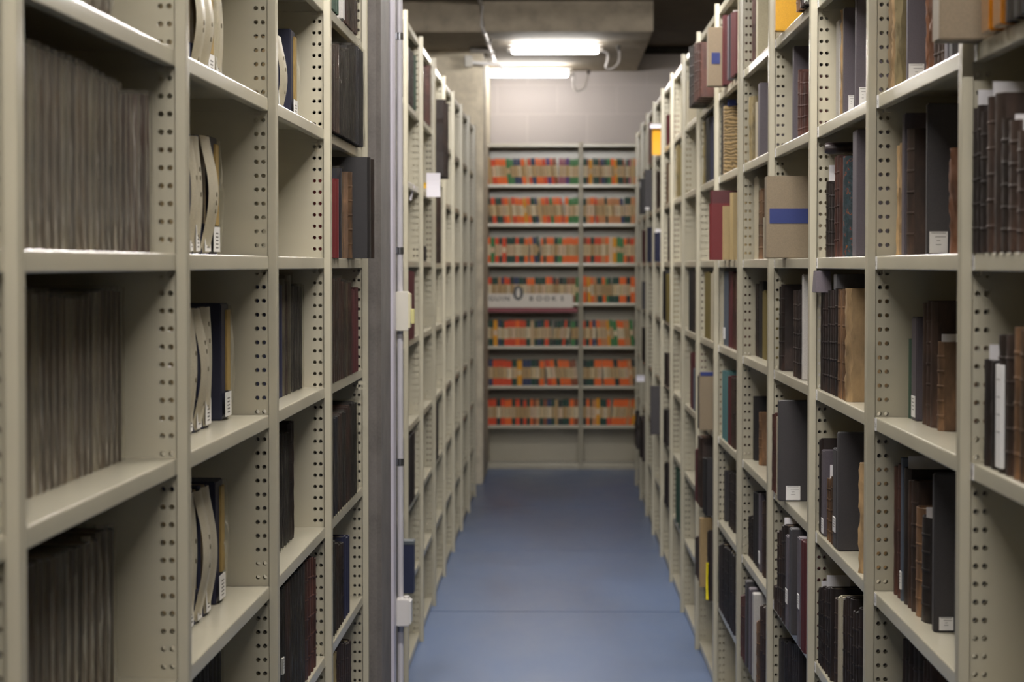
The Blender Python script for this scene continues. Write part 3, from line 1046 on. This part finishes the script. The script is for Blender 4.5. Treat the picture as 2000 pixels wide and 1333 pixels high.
for lv, sl, sr in ROWS:
    for side, seq, X0, X1 in (('left', sl, LEFT_X0, LEFT_X1), ('right', sr, RIGHT_X0, RIGHT_X1)):
        items = []
        for ch in seq:
            if ch in '()':
                items[-1][1] = ch
            else:
                items.append([ch, ''])
        rnd = random.Random(lv * 10 + len(side))
        ws = [rnd.uniform(.7, 1.25) for _ in items]
        gaps = [0] * len(items)
        for (rl, rs, i0, i1, ang) in RUNS:
            if rl == lv and rs == side:
                for q in range(i0, min(i1, len(items))):
                    items[q][1] = ang
                gaps[i0 if ang < 0 else min(i1, len(items)) - 1] = .185 * math.tan(math.radians(abs(ang)))
        for q, it in enumerate(items):
            if it[1] in ('(', ')'):
                it[1] = ''
        k = (X1 - X0 - sum(gaps)) / sum(ws)
        x = X0
        for i, ((ch, ln), w) in enumerate(zip(items, ws)):
            wd = w * k
            low = ch.lower()
            hx, cname = BCOL.get(low, ('#d3bd92', 'cream'))
            h = rnd.choice([.18, .181, .182, .184, .176, .19 if ch.isupper() else .181])
            dp = .111
            t = max(.009, wd - .0022 - (.0012 if ln else 0))
            if ln and ln < 0:
                x += gaps[i]
            mb = MB()
            full = ch.isupper()
            hb = h * .28
            if full:
                mb.box((-t / 2, 0, 0), (t / 2, dp, h), 1 if ch == 'C' else 0)
                mb.box((-t / 2 + .0015, -.0004, h * .4), (t / 2 - .0015, .001, h * .62), 1 if ch != 'C' else 0)
            else:
                mb.box((-t / 2, 0, 0), (t / 2, dp, hb), 0)
                mb.box((-t / 2, 0, hb), (t / 2, dp, h - hb), 1)
                mb.box((-t / 2, 0, h - hb), (t / 2, dp, h), 0)
                mb.box((-t / 2 + .005, -.0003, hb + .012), (-t / 2 + .0085, .001, h - hb - .012), 2)
            cr_ = CRMS[rnd.randrange(6)]
            me = mb.mesh('paperback', [PAL.get(low, cr_), cr_, INK])
            lean = ln or 0
            o = link('paperback', me, None, (x + wd / 2, BACK_Y + .022 + rnd.uniform(0, .010), EYE + LEV[lv] + .0005 + abs(math.sin(math.radians(lean))) * t / 2))
            o.rotation_euler = (0, math.radians(lean), 0)
            nth = ORD[i]
            style = ('all cream' if ch == 'C' else f'plain {cname}' if full else f'{cname} and cream')
            tag(o, f'{style} paperback, {nth} from left, {ORD[lv - 1]} row down, {side} end bay', 'book', 'striped paperbacks on the end racks')
            pb_count += 1
            x += wd + (gaps[i] if (ln and ln > 0) else 0)

# shop sign standing on the fourth shelf of the end rack
SY = BACK_Y - .012
r0, r1 = at(900, 601, SY), at(1119, 574, SY)
sign = thing('shop_sign', 'white enamel shop sign with black capitals and oval emblem, on the end rack', 'sign', (r0.x, SY, r0.z))
w, h = r1.x - r0.x, r1.z - r0.z
m = MB()
cr = .022
prof = [(0, 0), (w, 0), (w, h - cr)] + [(w - cr + cr * math.cos(a * math.pi / 12), h - cr + cr * math.sin(a * math.pi / 12)) for a in range(1, 7)] + [(0, h)]
m.prism([[(x, 0, z) for x, z in prof], [(x, .006, z) for x, z in prof]])
link('sign_board', m.mesh('sign_board', mat('plain', '#d6cfc4', .3), 0), sign)
m = MB(); m.box((0, .0, -.034), (at(1128, 605, SY).x - r0.x, .012, -.002))
link('red_strip', m.mesh('red_strip', mat('plain', '#7d1526', .4), .001), sign)
c = at(1012, 572.5, SY)
em = MB()
ring = [(c.x - r0.x + .037 * math.cos(a * math.pi / 16), c.z - r0.z + .053 * math.sin(a * math.pi / 16)) for a in range(32)]
em.prism([[(x, -.004, z) for x, z in ring], [(x, .0, z) for x, z in ring]])
e = link('oval_emblem', em.mesh('oval_emblem', mat('plain', '#1a1817', .3)), sign)
bd = MB()
bx, bz = c.x - r0.x, c.z - r0.z
pg = [(-.002, .034), (.006, .033), (.010, .029), (.013, .026), (.007, .024), (.013, .012), (.014, -.006), (.011, -.022), (.013, -.030), (.004, -.028), (-.006, -.030), (-.012, -.028), (-.011, -.018), (-.014, -.004), (-.011, .014), (-.006, .024), (-.006, .030)]
bd.prism([[(bx + x * 1.0, -.0055, bz + z * 1.05) for x, z in pg], [(bx + x, -.004, bz + z * 1.05) for x, z in pg]])
link('bird_figure', bd.mesh('bird_figure', mat('plain', '#d8d2c8', .4)), e)


def lettering(txt, xs, yb, yt, parent):
    for ch, xc in zip(txt, xs):
        cu = bpy.data.curves.new('letter', 'FONT')
        cu.body = ch
        cu.extrude = .0008
        cu.offset = .018
        cu.align_x = 'CENTER'
        tmp = bpy.data.objects.new('tmp', cu)
        COL.objects.link(tmp)
        dg = bpy.context.evaluated_depsgraph_get()
        me = bpy.data.meshes.new_from_object(tmp.evaluated_get(dg))
        bpy.data.objects.remove(tmp)
        zmin = min(v.co.y for v in me.vertices); zmax = max(v.co.y for v in me.vertices)
        xm = (min(v.co.x for v in me.vertices) + max(v.co.x for v in me.vertices)) / 2
        p, q = at(xc, yb, SY), at(xc, yt, SY)
        s = (q.z - p.z) / (zmax - zmin) * 1.08
        for v in me.vertices:
            v.co = ((v.co.x - xm) * s * 1.12, -.0006 + v.co.z * .5, (v.co.y - zmin) * s)
        me.materials.clear()
        me.materials.append(mat('plain', '#2e2925', .5))
        link('letter', me, parent, (p.x - r0.x, 0, p.z - r0.z))


lettering('PENGUIN', [914, 929, 947, 960, 971.5, 980.5, 990], 588, 579.5, sign)
lettering('BOOKS', [1038, 1053, 1068, 1083, 1098], 588, 579.5, sign)

# ------------------------------------------------------------------ column fittings
trunk = MB(); trunk.box((0, 0, 0), (.008, .10, CEIL))
lone('cable_trunking', 'pale lilac-grey flat trunking running up the concrete column', 'trunking', trunk, mat('steel', '#c9c4cf', .4), (-.463, 6.37, 0), bevel=.001)
PXc = at(781, 500, 6.53)
cond = thing('conduit_pipe', 'white metal conduit pipe running up the column side', 'pipe', (PXc.x, 6.53, 0))
m = MB(); m.tube([(0, 0, 0), (0, 0, CEIL - .002)], .0088, 16)
link('pipe', m.mesh('pipe', mat('steel', '#c4c1c6', .3), smooth=True), cond)
for yy in (71, 490, 903):
    z = at(781, yy, 6.53).z
    m = MB(); m.tube([(0, 0, z - .010), (0, 0, z + .010)], .0112, 16)
    m.box((-.016, -.009, z - .009), (.0, .009, z + .009))
    link('pipe_clamp', m.mesh('pipe_clamp', mat('metal', '#8d8f94', .25), smooth=True), cond)
a, b = at(773, 647, 6.49), at(797, 570, 6.49)
sw = thing('switch_box', 'white switch box on the column conduit at chest height', 'switch', (a.x, 6.49, a.z))
m = MB(); m.box((0, 0, 0), (b.x - a.x, .07, b.z - a.z)); link('box_body', m.mesh('box_body', mat('steel', '#d4cfc2', .4), .002), sw)
m = MB(); m.box((b.x - a.x, .0, .008), (b.x - a.x + .006, .068, b.z - a.z - .005)); link('face_plate', m.mesh('face_plate', mat('plain', '#d8d0b0', .4), .0015), sw)
m = MB(); m.box((b.x - a.x + .006, .02, .02), (b.x - a.x + .016, .05, .062)); link('rocker', m.mesh('rocker', mat('plain', '#cfc98c', .5), .0015), sw)
a, b = at(773, 1225, 6.47), at(801, 1172, 6.47)
sw = thing('socket_box', 'white socket box low on the column conduit', 'socket', (a.x, 6.47, a.z))
m = MB(); m.box((0, 0, 0), (b.x - a.x - .003, .075, b.z - a.z)); link('box_body', m.mesh('box_body', mat('steel', '#d4d0cc', .35), .003), sw)
m = MB(); m.tube([(b.x - a.x - .012, .03, b.z - a.z), (b.x - a.x - .012, .03, b.z - a.z + .006)], .009, 14); link('cable_gland', m.mesh('cable_gland', mat('steel', '#d8d4d0', .3), smooth=True), sw)
m = MB(); m.box((b.x - a.x - .003, .006, .006), (b.x - a.x + .002, .069, b.z - a.z - .006)); link('face_plate', m.mesh('face_plate', mat('plain', '#d8d6d4', .35), .0015), sw)

# ------------------------------------------------------------------ lamps
def lamp(name, label, x, y, z, L, R, strength, group, cable=True):
    r = thing(name, label, 'lamp', (x, y, z), 0, group)
    m = MB()
    path = [(-L / 2, 0, 0), (-L / 2 + .003, 0, 0), (-L / 2 + .012, 0, 0), (L / 2 - .012, 0, 0), (L / 2 - .003, 0, 0), (L / 2, 0, 0)]
    m.tube(path, [R * .4, R * .8, R, R, R * .8, R * .4], 18)
    link('diffuser', m.mesh('diffuser', mat('glow', '#ffffff', strength), smooth=True), r)
    for s in (-1, 1):
        m = MB(); m.tube([(s * (L / 2 - .004), 0, 0), (s * (L / 2 + .03), 0, 0)], R * .62, 14)
        link('end_cap', m.mesh('end_cap', mat('steel', '#bfbcb8', .4), smooth=True), r)
        m = MB(); m.box((s * L * .42 - .01, -.008, R * .8), (s * L * .42 + .01, .008, .042)); link('mounting_clip', m.mesh('mounting_clip', mat('steel', '#bfbcb8', .4)), r)
    m = MB(); m.box((-L / 2 - .03, -.018, .031), (L / 2 + .03, .018, .038)); link('backing_rail', m.mesh('backing_rail', mat('steel', '#cfcac2', .4)), r)
    return r


def cable(r, pts):
    P = []
    pts = [Vector(p) for p in pts]
    for i in range(len(pts) - 1):
        p0, p1, p2, p3 = pts[max(i - 1, 0)], pts[i], pts[i + 1], pts[min(i + 2, len(pts) - 1)]
        for k in range(6):
            t = k / 6
            P.append(.5 * ((2 * p1) + (p2 - p0) * t + (2 * p0 - 5 * p1 + 4 * p2 - p3) * t * t + (3 * p1 - p0 - 3 * p2 + p3) * t ** 3))
    P.append(pts[-1])
    m = MB(); m.tube(P, .0072, 8)
    link('power_cable', m.mesh('power_cable', mat('plain', '#b5b2b0', .5), smooth=True), r)
    e = pts[-1]
    m = MB(); m.tube([(e.x, e.y, e.z - .008), (e.x, e.y, e.z + .022)], [.010, .016], 12)
    link('ceiling_gland', m.mesh('ceiling_gland', mat('plain', '#4b4844', .5), smooth=True), r)


YA, YB2 = 14.8, 16.45
pa = at(1084, 98, YA)
la = lamp('fluorescent_lamp', 'nearer short glowing tube lamp, right of the two under the beam', pa.x, YA, pa.z, at(1168, 98, YA).x - at(1000, 98, YA).x, .0232, LAMP_FAR, None)
g = lambda x, y, Y, o: tuple(at(x, y, Y) - Vector(o))
cable(la, [g(1172, 99, YA, (pa.x, YA, pa.z)), g(1186, 104, YA, (pa.x, YA, pa.z)), g(1187, 118, YA, (pa.x, YA, pa.z)), g(1183, 133, YA, (pa.x, YA, pa.z)), g(1195, 134, YA, (pa.x, YA, pa.z)), g(1208, 122, YA, (pa.x, YA, pa.z)), g(1210, 104, YA, (pa.x, YA, pa.z)), g(1208, 96, YA, (pa.x, YA, pa.z))])
pb = at(1033, 144, YB2)
lb = lamp('fluorescent_lamp', 'farther short glowing tube lamp, left of the two by the end wall', pb.x, YB2, pb.z, at(1110, 144, YB2).x - at(957, 144, YB2).x, .0232, LAMP_FAR, None)
q = (pb.x, YB2, pb.z)
cable(lb, [g(1114, 143, YB2, q), g(1121, 147, YB2, q), g(1119, 160, YB2, q), g(1122, 173, YB2, q), g(1130, 178, YB2, q), g(1140, 173, YB2, q), g(1145, 160, YB2, q), g(1149, 143, YB2, q)])
for i, (y, x) in enumerate(AISLE_LAMPS):
    lamp('tube_lamp', f'{ORD[i]} long glowing tube lamp across the aisle, above the photo', x, y, CEIL - .045, 1.16, .02, LAMP_AISLE, 'tube lamps over the aisle')

# conduit on the beam near the lamps
pz = 2.894 - .014
cp = thing('ceiling_conduit', 'grey conduit running along the ceiling beam toward the lamps', 'pipe', (0, 0, 0))
xa_ = at(945, 70, 14.05).x
m = MB(); m.tube([(xa_ - .02, 11.6, CEIL - .012), (xa_ - .02, 14.0, CEIL - .012), (xa_ - .015, 14.075, CEIL - .03), (xa_ - .01, 14.08, 2.93), (xa_, 14.06, 2.88), (xa_ + .004, 14.12, pz), (xa_ + .012, 15.9, pz)], .011, 12)
link('pipe', m.mesh('pipe', mat('steel', '#b3b0ae', .35), smooth=True), cp)
for yy in (14.6, 15.3):
    m = MB(); m.box((xa_ - .012, yy, pz - .013), (xa_ + .03, yy + .02, 2.893)); link('pipe_clamp', m.mesh('pipe_clamp', mat('steel', '#a9a6a2', .4), .001), cp)
cp2 = thing('ceiling_conduit', 'short white elbow conduit crossing in front of the pier', 'pipe', (0, 0, 0))
A = at(918, 122, 15.24); Bp = at(970, 126, 15.24); Cc = at(980, 131, 15.24); D = at(981, 142, 15.24)
m = MB(); m.tube([A, Bp, (Bp + Cc) / 2 + Vector((.006, 0, .004)), Cc, D], .0115, 12)
link('pipe', m.mesh('pipe', mat('steel', '#d6d4d4', .3), smooth=True), cp2)
m = MB(); Bx = at(917, 118, 15.25); m.box((Bx.x - .03, 15.2, Bx.z - .045), (Bx.x + .02, 15.27, Bx.z + .03)); link('junction_box', m.mesh('junction_box', mat('steel', '#b5b1a8', .4), .004), cp2)
m = MB(); Bx = at(948, 98, 15.1); m.box((Bx.x - .10, 15.05, Bx.z - .02), (Bx.x + .02, 15.12, Bx.z + .018)); link('beam_clamp', m.mesh('beam_clamp', mat('steel', '#6d6861', .5), .003), cp2)

# ------------------------------------------------------------------ labels for the books
by = {}
for rec in BOOKS:
    by.setdefault((rec['bay'], rec['lv']), []).append(rec)
for (bay, lv), recs in by.items():
    n = len(recs)
    if n > 20:
        print('MANY', bay, lv, n)
    sgy = 1 if recs[0]['side'] == 'L' else -1
    recs.sort(key=lambda r: r['obj'].location.y * sgy)
    for i, r in enumerate(recs):
        pos = ('leftmost' if i == 0 else 'rightmost' if i == n - 1 else f'{ORD[i]} from left') if n > 1 else 'alone'
        shelf = LEVNAME[lv]
        if bay == 'F3':
            shelf = {1: 'high shelf', 2: 'eye-level shelf', 5: 'third shelf below eye level'}[lv]
        words = f"{r['desc']}, {pos} on {shelf}, {WHERE[bay]}"
        if len(words.replace(',', '').split()) > 16:
            words = f"{r['desc']}, {pos}, {shelf.replace('below eye level', 'below eye').replace('above eye level', 'above eye')}, {WHERE[bay]}"
        if len(words.replace(',', '').split()) > 16:
            words = f"{r['desc']}, {pos}, {WHERE[bay]}"
        r['obj']['label'] = words
print('BOOKS', len(BOOKS), 'PAPERBACKS', pb_count)
